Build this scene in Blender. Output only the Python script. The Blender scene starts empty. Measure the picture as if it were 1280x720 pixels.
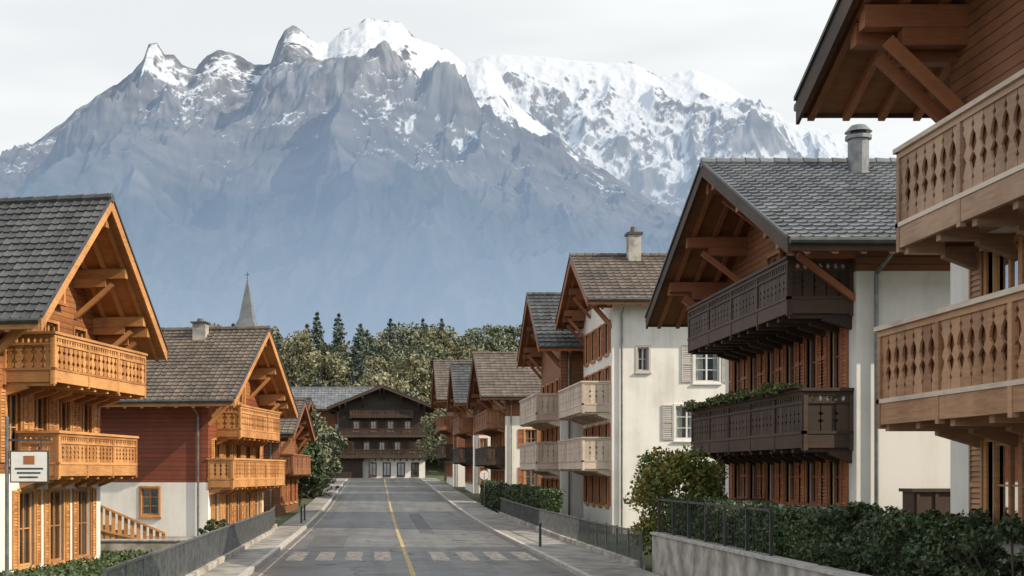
import bpy, math, random
import numpy as np
from mathutils import Vector, Matrix
random.seed(7); rng=np.random.default_rng(7)
scene=bpy.context.scene
col=scene.collection
# ------------------------------------------------------------------ materials
def newmat(name):
    m=bpy.data.materials.new(name); m.use_nodes=True
    nt=m.node_tree; b=nt.nodes['Principled BSDF']
    return m,nt,b
def math_(nt,op,a,b=None,clamp=False):
    n=nt.nodes.new('ShaderNodeMath'); n.operation=op; n.use_clamp=clamp
    for i,v in enumerate((a,b)):
        if v is None: continue
        if isinstance(v,(int,float)): n.inputs[i].default_value=v
        else: nt.links.new(v,n.inputs[i])
    return n.outputs[0]
def mixc(nt,f,a,b,blend='MIX'):
    n=nt.nodes.new('ShaderNodeMix'); n.data_type='RGBA'; n.blend_type=blend
    for sock,v in ((n.inputs[0],f),(n.inputs[6],a),(n.inputs[7],b)):
        if isinstance(v,(int,float)): sock.default_value=v
        elif isinstance(v,tuple): sock.default_value=(v[0],v[1],v[2],1)
        else: nt.links.new(v,sock)
    return n.outputs[2]
def noise(nt,vec,scale,detail=4,rough=.55,stretch=None):
    if stretch:
        mp=nt.nodes.new('ShaderNodeMapping'); mp.inputs['Scale'].default_value=stretch
        nt.links.new(vec,mp.inputs[0]); vec=mp.outputs[0]
    n=nt.nodes.new('ShaderNodeTexNoise'); n.inputs['Scale'].default_value=scale
    n.inputs['Detail'].default_value=detail; n.inputs['Roughness'].default_value=rough
    nt.links.new(vec,n.inputs['Vector']); return n.outputs['Fac']
def ramp(nt,f,lo,hi,a=0.,b=1.):
    n=nt.nodes.new('ShaderNodeMapRange'); n.interpolation_type='SMOOTHSTEP'
    n.inputs[1].default_value=lo; n.inputs[2].default_value=hi; n.inputs[3].default_value=a; n.inputs[4].default_value=b
    nt.links.new(f,n.inputs[0]); return n.outputs[0]
def bump(nt,b,h,strength,dist=.02):
    n=nt.nodes.new('ShaderNodeBump'); n.inputs['Strength'].default_value=strength; n.inputs['Distance'].default_value=dist
    nt.links.new(h,n.inputs['Height']); nt.links.new(n.outputs[0],b.inputs['Normal'])
def objc(nt): return nt.nodes.new('ShaderNodeTexCoord').outputs['Object']
def posc(nt): return nt.nodes.new('ShaderNodeNewGeometry').outputs['Position']
def island(nt): return nt.nodes.new('ShaderNodeNewGeometry').outputs['Random Per Island']

def wood(name,c1,c2,plank=0,rough=.65):
    m,nt,b=newmat(name); o=objc(nt)
    g=noise(nt,o,3.,4,.6,(1,1,9)); g2=noise(nt,o,.7,3,.65); isl=island(nt)
    f=math_(nt,'ADD',math_(nt,'MULTIPLY',g,.6),math_(nt,'MULTIPLY',g2,.8))
    f=ramp(nt,math_(nt,'ADD',f,math_(nt,'MULTIPLY',math_(nt,'SUBTRACT',isl,.5),.4)),.42,.98)
    c=mixc(nt,f,c1,c2)
    # grey weathering streaks
    w=ramp(nt,noise(nt,o,1.6,4,.7,(1,1,.35)),.56,.74)
    gr=(c1[0]*.45+.03,c1[0]*.38+.03,c1[0]*.32+.03)
    c=mixc(nt,math_(nt,'MULTIPLY',w,.4),c,gr)
    if plank:
        sep=nt.nodes.new('ShaderNodeSeparateXYZ'); nt.links.new(o,sep.inputs[0])
        z=math_(nt,'DIVIDE',sep.outputs[2],plank)
        fr=math_(nt,'FRACT',z)
        edge=math_(nt,'MINIMUM',fr,math_(nt,'SUBTRACT',1.,fr))
        line=ramp(nt,edge,0.0,.09)
        wn=nt.nodes.new('ShaderNodeTexWhiteNoise'); wn.noise_dimensions='1D'
        nt.links.new(math_(nt,'FLOOR',z),wn.inputs['W'])
        c=mixc(nt,math_(nt,'MULTIPLY',wn.outputs[0],.35),c,tuple(v*.55 for v in c1))
        c=mixc(nt,line,tuple(v*.25 for v in c1),c)
        bump(nt,b,line,.5,.015)
    nt.links.new(c,b.inputs['Base Color']); b.inputs['Roughness'].default_value=rough
    return m
def stucco(name,c,d=.74):
    m,nt,b=newmat(name); o=posc(nt)
    big=noise(nt,o,.5,5,.65); st=noise(nt,o,2.2,4,.65,(1,1,.1))
    f=ramp(nt,math_(nt,'ADD',math_(nt,'MULTIPLY',big,.6),math_(nt,'MULTIPLY',st,.5)),.44,.80)
    cc=mixc(nt,f,c,(c[0]*d,c[1]*d*.98,c[2]*d*.94))
    nt.links.new(cc,b.inputs['Base Color']); b.inputs['Roughness'].default_value=.9
    return m
def plain(name,c,rough=.5,metal=0,var=.25,scale=4,bs=.15):
    m,nt,b=newmat(name); o=posc(nt)
    f=noise(nt,o,scale,3,.6)
    nt.links.new(mixc(nt,ramp(nt,f,.3,.7),tuple(v*(1-var) for v in c),tuple(min(1,v*(1+var)) for v in c)),b.inputs['Base Color'])
    b.inputs['Roughness'].default_value=rough; b.inputs['Metallic'].default_value=metal
    if bs>.2: bump(nt,b,noise(nt,o,scale*8,2),bs,.01)
    return m
def tilemat(name,c1,c2,rough=.45,moss=0.):
    m,nt,b=newmat(name); o=posc(nt)
    c=mixc(nt,island(nt),c1,c2)
    big=ramp(nt,noise(nt,o,.7,4,.65),.4,.7)
    c=mixc(nt,math_(nt,'MULTIPLY',big,.5),c,tuple(v*.5 for v in c1))
    c=mixc(nt,math_(nt,'MULTIPLY',ramp(nt,noise(nt,o,2.3,4,.7),.5,.66),max(moss,.18)),c,(.10,.085,.05))
    nt.links.new(c,b.inputs['Base Color']); b.inputs['Roughness'].default_value=rough
    return m
def leafmat(name,cols,trans=.25):
    m,nt,b=newmat(name)
    r=nt.nodes.new('ShaderNodeValToRGB'); e=r.color_ramp.elements
    e[0].color=(*cols[0],1); e[1].color=(*cols[-1],1)
    for i,cc in enumerate(cols[1:-1]):
        x=e.new((i+1)/(len(cols)-1)); x.color=(*cc,1)
    o=posc(nt); f=math_(nt,'ADD',math_(nt,'MULTIPLY',island(nt),.6),math_(nt,'MULTIPLY',ramp(nt,noise(nt,o,.9,1),.3,.7),.4))
    nt.links.new(f,r.inputs[0]); nt.links.new(r.outputs[0],b.inputs['Base Color'])
    b.inputs['Roughness'].default_value=.55
    return m
def glassmat():
    m,nt,b=newmat('window_glass'); 
    g=nt.nodes.new('ShaderNodeBsdfGlossy'); g.inputs['Roughness'].default_value=.03; g.inputs[0].default_value=(.8,.85,.9,1)
    t=nt.nodes.new('ShaderNodeBsdfTransparent'); t.inputs[0].default_value=(.75,.8,.8,1)
    fr=nt.nodes.new('ShaderNodeFresnel'); fr.inputs[0].default_value=1.7
    mx=nt.nodes.new('ShaderNodeMixShader'); nt.links.new(math_(nt,'ADD',fr.outputs[0],.12,True),mx.inputs[0])
    nt.links.new(t.outputs[0],mx.inputs[1]); nt.links.new(g.outputs[0],mx.inputs[2])
    nt.links.new(mx.outputs[0],nt.nodes['Material Output'].inputs[0]); return m

M={}
M['honey']=wood('honey_wood',(.32,.135,.042),(.62,.32,.12),0)
M['honeydeck']=wood('honey_soffit_wood',(.36,.14,.045),(.56,.26,.085),0)
M['honeywall']=wood('honey_wood_planks',(.23,.085,.03),(.42,.17,.06),.17)
M['red']=wood('red_brown_planks',(.20,.05,.026),(.33,.095,.042),.19)
M['brown']=wood('brown_wood',(.16,.06,.026),(.32,.135,.055),0)
M['brownwall']=wood('brown_planks',(.17,.062,.028),(.30,.125,.052),.18)
M['dark']=wood('dark_wood',(.032,.018,.012),(.08,.046,.03),0)
M['darkwall']=wood('dark_planks',(.03,.02,.015),(.055,.036,.026),.18)
M['chest']=wood('chestnut_shutter',(.24,.075,.028),(.42,.155,.057),0)
M['pale']=wood('weathered_pale_wood',(.46,.37,.30),(.70,.59,.50),0)
M['panelwood']=wood('weathered_brown_wood',(.25,.145,.09),(.48,.31,.21),0)
M['tan']=wood('tan_wood',(.27,.13,.065),(.50,.285,.16),0)
M['redbeam']=wood('red_beam_wood',(.22,.075,.032),(.37,.145,.065),0)
M['white']=stucco('white_stucco',(.83,.815,.785))
M['cream']=stucco('cream_stucco',(.78,.75,.69))
M['slate']=tilemat('slate_tiles',(.095,.105,.12),(.19,.205,.23),.38)
M['darktile']=tilemat('dark_tiles',(.038,.041,.047),(.09,.095,.105),.5)
M['browntile']=tilemat('brown_tiles',(.085,.068,.06),(.17,.135,.11),.6,.5)
M['metal']=plain('grey_metal',(.20,.21,.22),.4,.6)
M['darkmetal']=plain('dark_metal',(.07,.075,.08),.45,.4)
M['concrete']=plain('concrete',(.36,.34,.31),.9,0,.4,1.6,.3)
M['glass']=glassmat()
M['curtain']=plain('curtain_cloth',(.62,.6,.56),.9,0,.1)
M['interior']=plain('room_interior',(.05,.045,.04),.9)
M['whitepaint']=plain('white_paint',(.75,.74,.72),.5,0,.06)
M['greyshut']=wood('grey_shutter',(.38,.36,.35),(.52,.49,.47),0)
M['bark']=plain('bark',(.09,.065,.05),.9,0,.4,6,.6)

# ------------------------------------------------------------------ builder
def mkmesh(name,verts,faces,mat,parent=None,smooth=False):
    me=bpy.data.meshes.new(name); me.from_pydata([tuple(v) for v in verts],[],faces)
    if smooth: me.polygons.foreach_set('use_smooth',[True]*len(me.polygons))
    me.materials.append(mat); ob=bpy.data.objects.new(name,me); col.objects.link(ob)
    if parent: ob.parent=parent
    return ob
class B:
    def __init__(s,mir=1): s.p={}; s.mir=mir
    def g(s,part,mat): return s.p.setdefault((part,mat),([],[]))
    def add(s,part,mat,vs,fs):
        V,F=s.g(part,mat); n=len(V)
        V.extend((v[0]*s.mir,v[1],v[2]) for v in vs); F.extend(tuple(n+i for i in f) for f in fs)
    def hexa(s,part,mat,c):
        s.add(part,mat,c,[(0,3,2,1),(4,5,6,7),(0,1,5,4),(1,2,6,5),(2,3,7,6),(3,0,4,7)])
    def box(s,part,mat,x0,x1,y0,y1,z0,z1):
        s.hexa(part,mat,[(x0,y0,z0),(x1,y0,z0),(x1,y1,z0),(x0,y1,z0),(x0,y0,z1),(x1,y0,z1),(x1,y1,z1),(x0,y1,z1)])
    def mbox(s,part,mat,Mf,u0,u1,v0,v1,n0,n1):
        s.hexa(part,mat,[Mf(u0,v0,n0),Mf(u1,v0,n0),Mf(u1,v0,n1),Mf(u0,v0,n1),Mf(u0,v1,n0),Mf(u1,v1,n0),Mf(u1,v1,n1),Mf(u0,v1,n1)])
    def slab(s,part,mat,x0,x1,ya,za,yb,zb,t):
        s.hexa(part,mat,[(x0,ya,za-t),(x1,ya,za-t),(x1,yb,zb-t),(x0,yb,zb-t),(x0,ya,za),(x1,ya,za),(x1,yb,zb),(x0,yb,zb)])
    def beam(s,part,mat,a,b,w,h):
        a=Vector(a); b=Vector(b); d=(b-a).normalized()
        up=Vector((0,0,1)) if abs(d.z)<.95 else Vector((1,0,0))
        r=d.cross(up).normalized()*w/2; u=r.cross(d).normalized()*h/2
        s.hexa(part,mat,[a-r-u,a+r-u,b+r-u,b-r-u,a-r+u,a+r+u,b+r+u,b-r+u])
    def cone(s,part,mat,a,b,r0,r1,n=10,cap=True):
        a=Vector(a); b=Vector(b); d=(b-a).normalized()
        up=Vector((0,0,1)) if abs(d.z)<.95 else Vector((1,0,0))
        r=d.cross(up).normalized(); u=r.cross(d)
        vs=[]
        for c,rr in ((a,r0),(b,r1)):
            for i in range(n):
                t=2*math.pi*i/n; vs.append(c+(r*math.cos(t)+u*math.sin(t))*rr)
        fs=[(i,(i+1)%n,n+(i+1)%n,n+i) for i in range(n)]
        if cap: fs+= [tuple(range(n))[::-1],tuple(range(n,2*n))]
        s.add(part,mat,vs,fs)
    def done(s,name,loc=(0,0,0),rz=0):
        e=bpy.data.objects.new(name,None); col.objects.link(e); e.location=loc; e.rotation_euler[2]=math.radians(rz)
        for (part,mat),(V,F) in s.p.items():
            mkmesh(part,V,F,M[mat],e)
        return e

PROF_A=[(0,.26),(.07,.42),(.18,.42),(.25,.13),(.33,.26),(.42,.42),(.55,.42),(.64,.22),(.7,.11),(.78,.36),(.93,.42),(1,.28)]
PROF_B=[(0,.46),(.14,.46),(.24,.2),(.36,.42),(.5,.26),(.64,.42),(.76,.2),(.86,.46),(1,.46)]
PROF_C=[(0,.46),(.3,.47),(.36,.30),(.44,.47),(.56,.47),(.64,.30),(.7,.47),(1,.47)]
PROF_D=[(0,.47),(.12,.47),(.16,.36),(.22,.47),(.3,.30),(.4,.14),(.46,.30),(.5,.40),(.54,.30),(.62,.12),(.74,.26),(.82,.46),(.88,.34),(.94,.47),(1,.47)]
def baluster(b,part,mat,Mf,u,pitch,v0,v1,n0,n1,prof):
    H=v1-v0; vs=[]
    for h,w in prof:
        for sx,n in ((-1,n0),(1,n0),(1,n1),(-1,n1)): vs.append(Mf(u+sx*w*pitch,v0+h*H,n))
    fs=[]
    for i in range(len(prof)-1):
        a=4*i
        for k in range(4): fs.append((a+k,a+(k+1)%4,a+4+(k+1)%4,a+4+k))
    b.add(part,mat,vs,fs)
def balcony(b,y0,y1,zf,zr,d,mat,prof=PROF_A,pitch=.24,rail=None,backing=None,joist=.85,jmat=None,part='balcony',frieze=False):
    rail=rail or mat; jmat=jmat or mat
    b.box(part,mat,-.02,d-.05,y0+.03,y1-.03,zf-.10,zf)
    runs=[(lambda u,v,n:(n+d,u,v),y0,y1),(lambda u,v,n:(u,y0-n,v),0,d),(lambda u,v,n:(u,y1+n,v),0,d)]
    for Mf,u0,u1 in runs:
        b.mbox(part,mat,Mf,u0+.001,u1-.001,zf-.26,zf+.06,-.06,.012)
        b.mbox(part,rail,Mf,u0-.03,u1+.03,zf+.063,zf+.13,-.075,.03)
        b.mbox(part,rail,Mf,u0-.05,u1+.05,zr-.07,zr,-.10,.06)
        b.mbox(part,mat,Mf,u0-.01,u1+.01,zr-.16,zr-.073,-.06,.015)
        n=max(2,int(round((u1-u0-.1)/pitch))); p=(u1-u0-.1)/n
        zt=zr-.161
        if frieze:
            zt=zr-.36
            b.mbox(part,mat,Mf,u0-.01,u1+.01,zt+.002,zt+.05,-.06,.02)
            n2=max(2,int((u1-u0-.1)/(pitch*.55))); p2=(u1-u0-.1)/n2
            for i in range(n2): baluster(b,part+'_frieze',mat,Mf,u0+.05+p2*(i+.5),p2,zt+.051,zr-.161,-.045,-.01,[(0,.48),(.25,.3),(.5,.2),(.75,.3),(1,.48)])
        for i in range(n):
            baluster(b,part+'_balusters',mat,Mf,u0+.05+p*(i+.5),p,zf+.131,zt,-.045,-.01,prof)
        if backing: b.mbox(part,backing,Mf,u0+.05,u1-.05,zf+.131,zt-.001,-.10,-.08)
        k=max(1,int((u1-u0)/1.9))
        for i in range(k+1):
            u=u0+.05+(u1-u0-.1)*i/k
            b.mbox(part,mat,Mf,u-.05,u+.05,zf-.32,zr-.164,-.07,.024)
    n=int((y1-y0)/joist)
    for i in range(n+1):
        y=y0+.15+(y1-y0-.3)*i/max(1,n)
        b.hexa(part+'_joists',jmat,[(0,y-.08,zf-.62),(d*.45,y-.08,zf-.42),(d*.45,y+.08,zf-.42),(0,y+.08,zf-.62),(0,y-.08,zf-.262),(d*.45,y-.08,zf-.262),(d*.45,y+.08,zf-.262),(0,y+.08,zf-.262)])
        b.box(part+'_joists',jmat,d*.45,d-.07,y-.07,y+.07,zf-.36,zf-.102)

def window(b,Mf,u,v,w,h,fm='honey',sh=None,shw=None,mull=True,sill=True,curt=.25,gap=.02,muntin=1):
    u0,u1,v0,v1=u-w/2,u+w/2,v,v+h
    for a in ((u0-.09,u0,v0-.09,v1+.09),(u1,u1+.09,v0-.09,v1+.09),(u0,u1,v1,v1+.09),(u0,u1,v0-.09,v0)):
        b.mbox('window_casing',fm,Mf,*a,-.06,.035)
    if sill: b.mbox('window_sill',fm,Mf,u0-.13,u1+.13,v0-.15,v0-.092,-.02,.10)
    for a in ((u0,u0+.06,v0,v1),(u1-.06,u1,v0,v1),(u0+.06,u1-.06,v1-.06,v1),(u0+.06,u1-.06,v0,v0+.06)):
        b.mbox('window_sash',fm,Mf,*a,-.14,-.08)
    if mull: b.mbox('window_sash',fm,Mf,u-.035,u+.035,v0+.06,v1-.06,-.14,-.078)
    for i in range(muntin):
        zz=v0+h*(i+1)/(muntin+1)
        b.mbox('window_sash',fm,Mf,u0+.06,u1-.06,zz-.015,zz+.015,-.13,-.09)
    b.add('window_glass','glass',[Mf(u0,v0,-.11),Mf(u1,v0,-.11),Mf(u1,v1,-.11),Mf(u0,v1,-.11)],[(0,1,2,3)])
    if curt:
        for s in (0,1):
            cu=curt*random.uniform(.5,1.6); a=u0 if s==0 else u1-w*cu; n=6; W=w*cu
            vs=[]
            for i in range(n+1):
                uu=a+W*i/n; dd=-.2-(.035 if i%2 else 0)
                vs+= [Mf(uu,v0,dd),Mf(uu,v1,dd)]
            fs=[(2*i,2*i+2,2*i+3,2*i+1) for i in range(n)]
            b.add('curtains','curtain',vs,fs)
    if sh:
        sw=shw or w/2
        for s in (-1,1):
            c=u+s*(w/2+.09+gap+sw/2); a0,a1=c-sw/2,c+sw/2
            for q in ((a0,a0+.05,v0-.04,v1+.04),(a1-.05,a1,v0-.04,v1+.04),(a0+.05,a1-.05,v1-.03,v1+.04),(a0+.05,a1-.05,v0-.04,v0+.03),(a0+.05,a1-.05,v0+h*.48,v0+h*.53)):
                b.mbox('shutters',sh,Mf,*q,.012,.055)
            b.mbox('shutters',sh,Mf,a0+.05,a1-.05,v0,v1,.012,.022)
            n=int(h/.085)
            for i in range(n):
                z=v0+.035+(h-.07)*(i+.5)/n
                b.hexa('shutters',sh,[Mf(a0+.05,z-.03,.046),Mf(a1-.05,z-.03,.046),Mf(a1-.05,z-.03,.034),Mf(a0+.05,z-.03,.034),
                                      Mf(a0+.05,z+.025,.030),Mf(a1-.05,z+.025,.030),Mf(a1-.05,z+.025,.024),Mf(a0+.05,z+.025,.024)])
def wall(b,Mf,u0,u1,bands,ops,t=.28):
    us=sorted(set([u0,u1]+[q for o in ops for q in (o[0]-o[2]/2,o[0]+o[2]/2) if u0<q<u1]))
    vs=sorted(set([bands[0][0]]+[bb[1] for bb in bands]+[q for o in ops for q in (o[1],o[1]+o[3])if bands[0][0]<q<bands[-1][1]]))
    for j in range(len(vs)-1):
        vc=(vs[j]+vs[j+1])/2
        mat=[bb[2] for bb in bands if bb[0]<=vc<=bb[1]][0]
        run=None
        for i in range(len(us)-1):
            uc=(us[i]+us[i+1])/2
            op=any(abs(uc-o[0])<o[2]/2 and o[1]<vc<o[1]+o[3] for o in ops)
            if not op: run=us[i] if run is None else run
            if run is not None and (op or i==len(us)-2):
                e=us[i] if op else us[i+1]
                b.mbox('walls',mat,Mf,run,e,vs[j],vs[j+1],-t,0); run=None
def tiles(b,mat,x0,x1,yr,zr,ye,ze,tw=.28,th=.34,off=.03):
    L=math.hypot(ye-yr,ze-zr); dy,dz=(ye-yr)/L,(ze-zr)/L
    ny,nz=(-dz,dy) if dy>0 else (dz,-dy)
    nc=max(1,int(round(L/th))); th=L/nc; nx=int(round((x1-x0)/tw)); tw=(x1-x0)/nx
    P=[(0,.0),(.14,.035),(.3,.008),(.66,0),(1.0,.004)]
    V=[];F=[]
    for i in range(nc):
        s1=th*(i+1)+.03; s0=s1-th*1.12
        for j in range(nx):
            jx=random.uniform(-.004,.004); jn=random.uniform(0,.014); js=random.uniform(-.012,.012); n=len(V)
            xa=x0+j*tw
            for k,(s,lift) in enumerate(((s1+js,.045+jn),(s0,.004),(s1+js,.008))):
                for px,ph in P:
                    h=off+lift+ (ph if k<2 else ph*.6)
                    V.append((xa+px*tw*.985+jx,yr+dy*s+ny*h,zr+dz*s+nz*h))
            for k in range(4):
                F.append((n+k,n+k+1,n+5+k+1,n+5+k)); F.append((n+10+k,n+10+k+1,n+k+1,n+k))
    b.add('roof_tiles',mat,V,F)

def chalet(name,loc,rz=0,mir=1,W=10,L=12,ye0=-1.2,ye1=11.2,ze=7,zr=10,ox=1.8,bands=None,tile='darktile',deck='honeydeck',
           beamm='honey',gable='honeywall',gwin=(),swin=(),balc=(),fascia=None,fm='honey',sh='chest',tw=.28,bs=1.,chim=None,extra=None):
    b=B(mir); fascia=fascia or beamm
    yr=(ye0+ye1)/2; T=.16
    slo=(zr-ze)/(yr-ye0)
    top=lambda y: zr-slo*abs(y-yr)
    zb=bands[0][0]
    G=lambda u,v,n:(n,u,v); S=lambda u,v,n:(u,-n,v); Fr=lambda u,v,n:(u,W+n,v); Bk=lambda u,v,n:(-L-n,u,v)
    zt=min(top(0),top(W))-T-.01
    bn=[(a,min(c,zt),m) for a,c,m in bands if a<zt]; bn[-1]=(bn[-1][0],zt,bn[-1][2])
    wall(b,G,0,W,bn,[g[:4] for g in gwin if g[1]+g[3]<zt])
    wall(b,S,-L,-.281,bn,[g[:4] for g in swin])
    wall(b,Fr,-L,-.281,bn,[])
    wall(b,Bk,.281,W-.281,bn,[])
    b.box('room_core','interior',-L+.6,-.6,.6,W-.6,zb,zt+.5)
    for xx in (0,-L+.28):
        y0,y1=0,W
        ps=[(y0,zt),(y1,zt),(y1,top(y1)-T-.01),(yr,top(yr)-T-.01),(y0,top(y0)-T-.01)]
        vs=[(xx,y,z) for y,z in ps]+[(xx-.28,y,z) for y,z in ps]
        b.add('gable_wall',gable if xx==0 else bn[-1][2],vs,[(0,1,2,3,4),(9,8,7,6,5)]+[(i,5+i,5+(i+1)%5,(i+1)%5) for i in range(5)])
    for g in gwin:
        o=g[4] if len(g)>4 else {}
        if g[1]+g[3]>=zt:
            Mf=lambda u,v,n:(n+.145,u,v)
            window(b,Mf,g[0],g[1],g[2],g[3],fm,None,curt=0)
        else: window(b,G,g[0],g[1],g[2],g[3],o.get('fm',fm),o.get('sh',sh),o.get('shw'),curt=o.get('curt',.25),muntin=o.get('mun',1))
    for g in swin:
        o=g[4] if len(g)>4 else {}
        window(b,S,g[0],g[1],g[2],g[3],o.get('fm',fm),o.get('sh',sh),o.get('shw'),muntin=o.get('mun',1))
    xb=-L-.6
    for ye in (ye0,ye1):
        sg=-1 if ye<yr else 1
        b.slab('roof_deck',deck,xb,ox-.06,yr,zr,ye,ze,T)
        b.slab('barge_board',fascia,ox-.058,ox,yr,zr+.05,ye,ze+.05,.36*bs)
        b.slab('barge_trim','darkmetal',ox-.02,ox+.04,yr,zr+.12,ye,ze+.12,.068)
        b.box('eave_fascia',fascia,xb,ox-.06,min(ye,ye+sg*.04),max(ye,ye+sg*.04),ze-.24,ze+.02)
        b.cone('gutter','darkmetal',(xb,ye+sg*.11,ze-.03),(ox-.02,ye+sg*.11,ze-.03),.075,.075,8)
        tiles(b,tile,xb,ox-.03,yr,zr,ye,ze,tw,tw*1.22)
        for fr_ in (.04,.36,.68,.93):
            y=yr+(ye-yr)*fr_
            if fr_>.9: y=0.12 if sg<0 else W-.12
            z=top(y)-T-.14
            s=.11*bs
            b.box('purlins',beamm,-.2,ox-.22,y-s,y+s,z-.3*bs,z)
            b.box('purlins',beamm,-.2,ox*.55,y-s*.9,y+s*.9,z-.54*bs,z-.302*bs)
            b.beam('braces',beamm,(.0,y,z-1.45*bs),(ox*.66,y,z-.45*bs),.13*bs,.14*bs)
        x=.32
        while x<ox-.15:
            b.slab('rafters',beamm,x-.06,x+.06,yr,zr-T-.002,ye,ze-T-.002,.14); x+=.62
        x=-.3
        while x>-L-.4:
            ya=0 if sg<0 else W
            b.slab('rafters',beamm,x-.06,x+.06,ya+sg*.003,top(ya)-T-.002,ye,ze-T-.002,.14); x-=.75
    x=xb
    while x<ox:
        b.cone('ridge_cap',tile,(x,yr,zr+.06),(min(x+.42,ox+.03),yr,zr+.075),.13,.145,8); x+=.4
    for kw in balc: balcony(b,**kw)
    b.cone('downpipe','metal',(-.42,-.09,zb),(-.42,-.09,ze-.55),.05,.05,8)
    b.cone('downpipe','metal',(-.42,-.09,ze-.55),(-.42,ye0-.08,ze-.08),.05,.05,8)
    if chim:
        cx,cy,h,kind=chim
        zz=top(cy)
        if kind=='metal':
            b.cone('chimney','metal',(cx,cy,zz-.3),(cx,cy,zz+h*.7),.27,.27,16); b.cone('chimney','metal',(cx,cy,zz+h*.7),(cx,cy,zz+h*.78),.34,.34,16)
            b.cone('chimney','metal',(cx,cy,zz+h*.86),(cx,cy,zz+h),.36,.2,16); b.cone('chimney','darkmetal',(cx,cy,zz+h*.78),(cx,cy,zz+h*.86),.2,.2,12)
        else:
            b.box('chimney','concrete',cx-.3,cx+.3,cy-.3,cy+.3,zz-.4,zz+h*.75); b.box('chimney','darkmetal',cx-.38,cx+.38,cy-.38,cy+.38,zz+h*.75,zz+h*.82)
            b.cone('chimney','browntile',(cx,cy,zz+h*.82),(cx,cy,zz+h),.2,.14,10)
    if extra: extra(b)
    return b.done(name,loc,rz)

def row(y0,y1,n,z,w,h,**o): return [(y0+(y1-y0)*(i+.5)/n,z,w,h,o) for i in range(n)]

# ------------------------------------------------------------------ houses, right side
chalet('balcony_chalet',(9.2,9.0,0),mir=-1,W=11.5,L=14,ye0=-2,ye1=13.5,ze=9.27,zr=12.7,ox=1.82,
  bands=[(-.2,7.9,'white'),(7.9,20,'brownwall')],tile='slate',deck='brown',beamm='redbeam',gable='brownwall',fascia='dark',bs=1.15,fm='honey',
  gwin=[(9.75,1.95,.95,1.3,dict(sh='tan',shw=.42)),(7.0,1.95,.95,1.3,dict(sh='tan',shw=.42)),(3.5,1.95,.95,1.3,dict(sh='tan',shw=.42)),
        (9.75,4.75,.95,1.35,dict(sh='tan',shw=.42)),(7.0,4.2,.95,1.9,dict(sh='tan',shw=.42)),(3.5,4.2,.95,1.9,dict(sh='tan',shw=.42))],
  swin=[(-3,2,1,1.3),(-6,2,1,1.3),(-3,5,1,1.3),(-6,5,1,1.3)],
  balc=[dict(y0=.4,y1=10.6,zf=3.78,zr=5.02,d=1.5,mat='tan',rail='pale',prof=PROF_D,pitch=.30,joist=1.1,jmat='tan',backing='brown'),
        dict(y0=.4,y1=10.75,zf=6.5,zr=7.78,d=1.15,mat='panelwood',rail='pale',prof=PROF_D,pitch=.30,joist=1.1,jmat='panelwood',backing='brown')])
chalet('dark_balcony_chalet',(11.0,29.3,0),mir=-1,W=11.0,L=13,ye0=-1.3,ye1=13.4,ze=7.88,zr=11.27,ox=2.0,
  bands=[(.2,7.4,'white'),(7.4,20,'brownwall')],tile='slate',deck='brown',beamm='redbeam',gable='brownwall',fascia='dark',bs=1.0,fm='brown',
  gwin=row(.5,10.4,6,2.0,.72,1.35,sh='chest',shw=.38)+row(.5,10.4,6,4.75,.72,1.65,sh='chest',shw=.38)+[(5.6,7.2,1.0,1.5)],
  balc=[dict(y0=.2,y1=10.6,zf=3.62,zr=4.74,d=1.15,mat='dark',prof=PROF_C,pitch=.3,backing='dark',jmat='dark',frieze=True),
        dict(y0=.2,y1=9.6,zf=6.72,zr=7.78,d=1.5,mat='dark',prof=PROF_C,pitch=.3,backing='dark',jmat='dark',frieze=True)],chim=(-2.0,5.2,1.25,'metal'))
chalet('white_house',(10.7,58,0),mir=-1,W=8,L=14,ye0=-1,ye1=9,ze=10.5,zr=13.2,ox=1.3,bands=[(0,20,'white')],tile='browntile',deck='brown',beamm='brown',gable='brownwall',
  fascia='chest',gwin=row(.3,7.7,4,1.3,.8,1.3)+row(.3,7.7,4,3.3,.8,1.7)+row(.3,7.7,4,5.9,.8,1.7)+row(.3,7.7,4,8.3,.8,1.4),
  swin=[(-4.3,6.9,1.1,1.6,dict(sh='greyshut',shw=.5,fm='whitepaint',mun=2)),(-3.4,4.3,1.05,1.5,dict(sh='greyshut',shw=.5,fm='whitepaint',mun=2)),(-1.4,7.4,.5,1.05,dict(sh=None,fm='greyshut')),(-4.7,1.4,1.0,1.4,dict(sh='greyshut',shw=.5,fm='whitepaint',mun=2))],
  balc=[dict(y0=.3,y1=7.8,zf=5.8,zr=6.95,d=1.3,mat='pale',prof=PROF_C,pitch=.3,backing='pale'),
        dict(y0=.3,y1=7.8,zf=3.2,zr=4.4,d=1.3,mat='pale',prof=PROF_C,pitch=.3,backing='pale')],chim=(-1.7,3.6,1.6,'b'),tw=.34)
chalet('terraced_chalet',(9.7,67.2,0),mir=-1,W=8,L=12,ye0=-1,ye1=9,ze=9.3,zr=12.6,ox=1.3,bands=[(0,5.5,'white'),(5.5,20,'brownwall')],tile='darktile',deck='brown',beamm='brown',gable='brownwall',
  fascia='chest',gwin=row(.3,7.7,4,1.1,.8,1.3)+row(.3,7.7,4,3.5,.8,1.7)+row(.3,7.7,4,6.0,.8,1.7),
  balc=[dict(y0=.3,y1=7.8,zf=5.8,zr=6.95,d=1.25,mat='pale',prof=PROF_C,pitch=.3,backing='pale'),
        dict(y0=.3,y1=7.8,zf=3.2,zr=4.4,d=1.25,mat='pale',prof=PROF_C,pitch=.3,backing='pale')],tw=.34)
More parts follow.
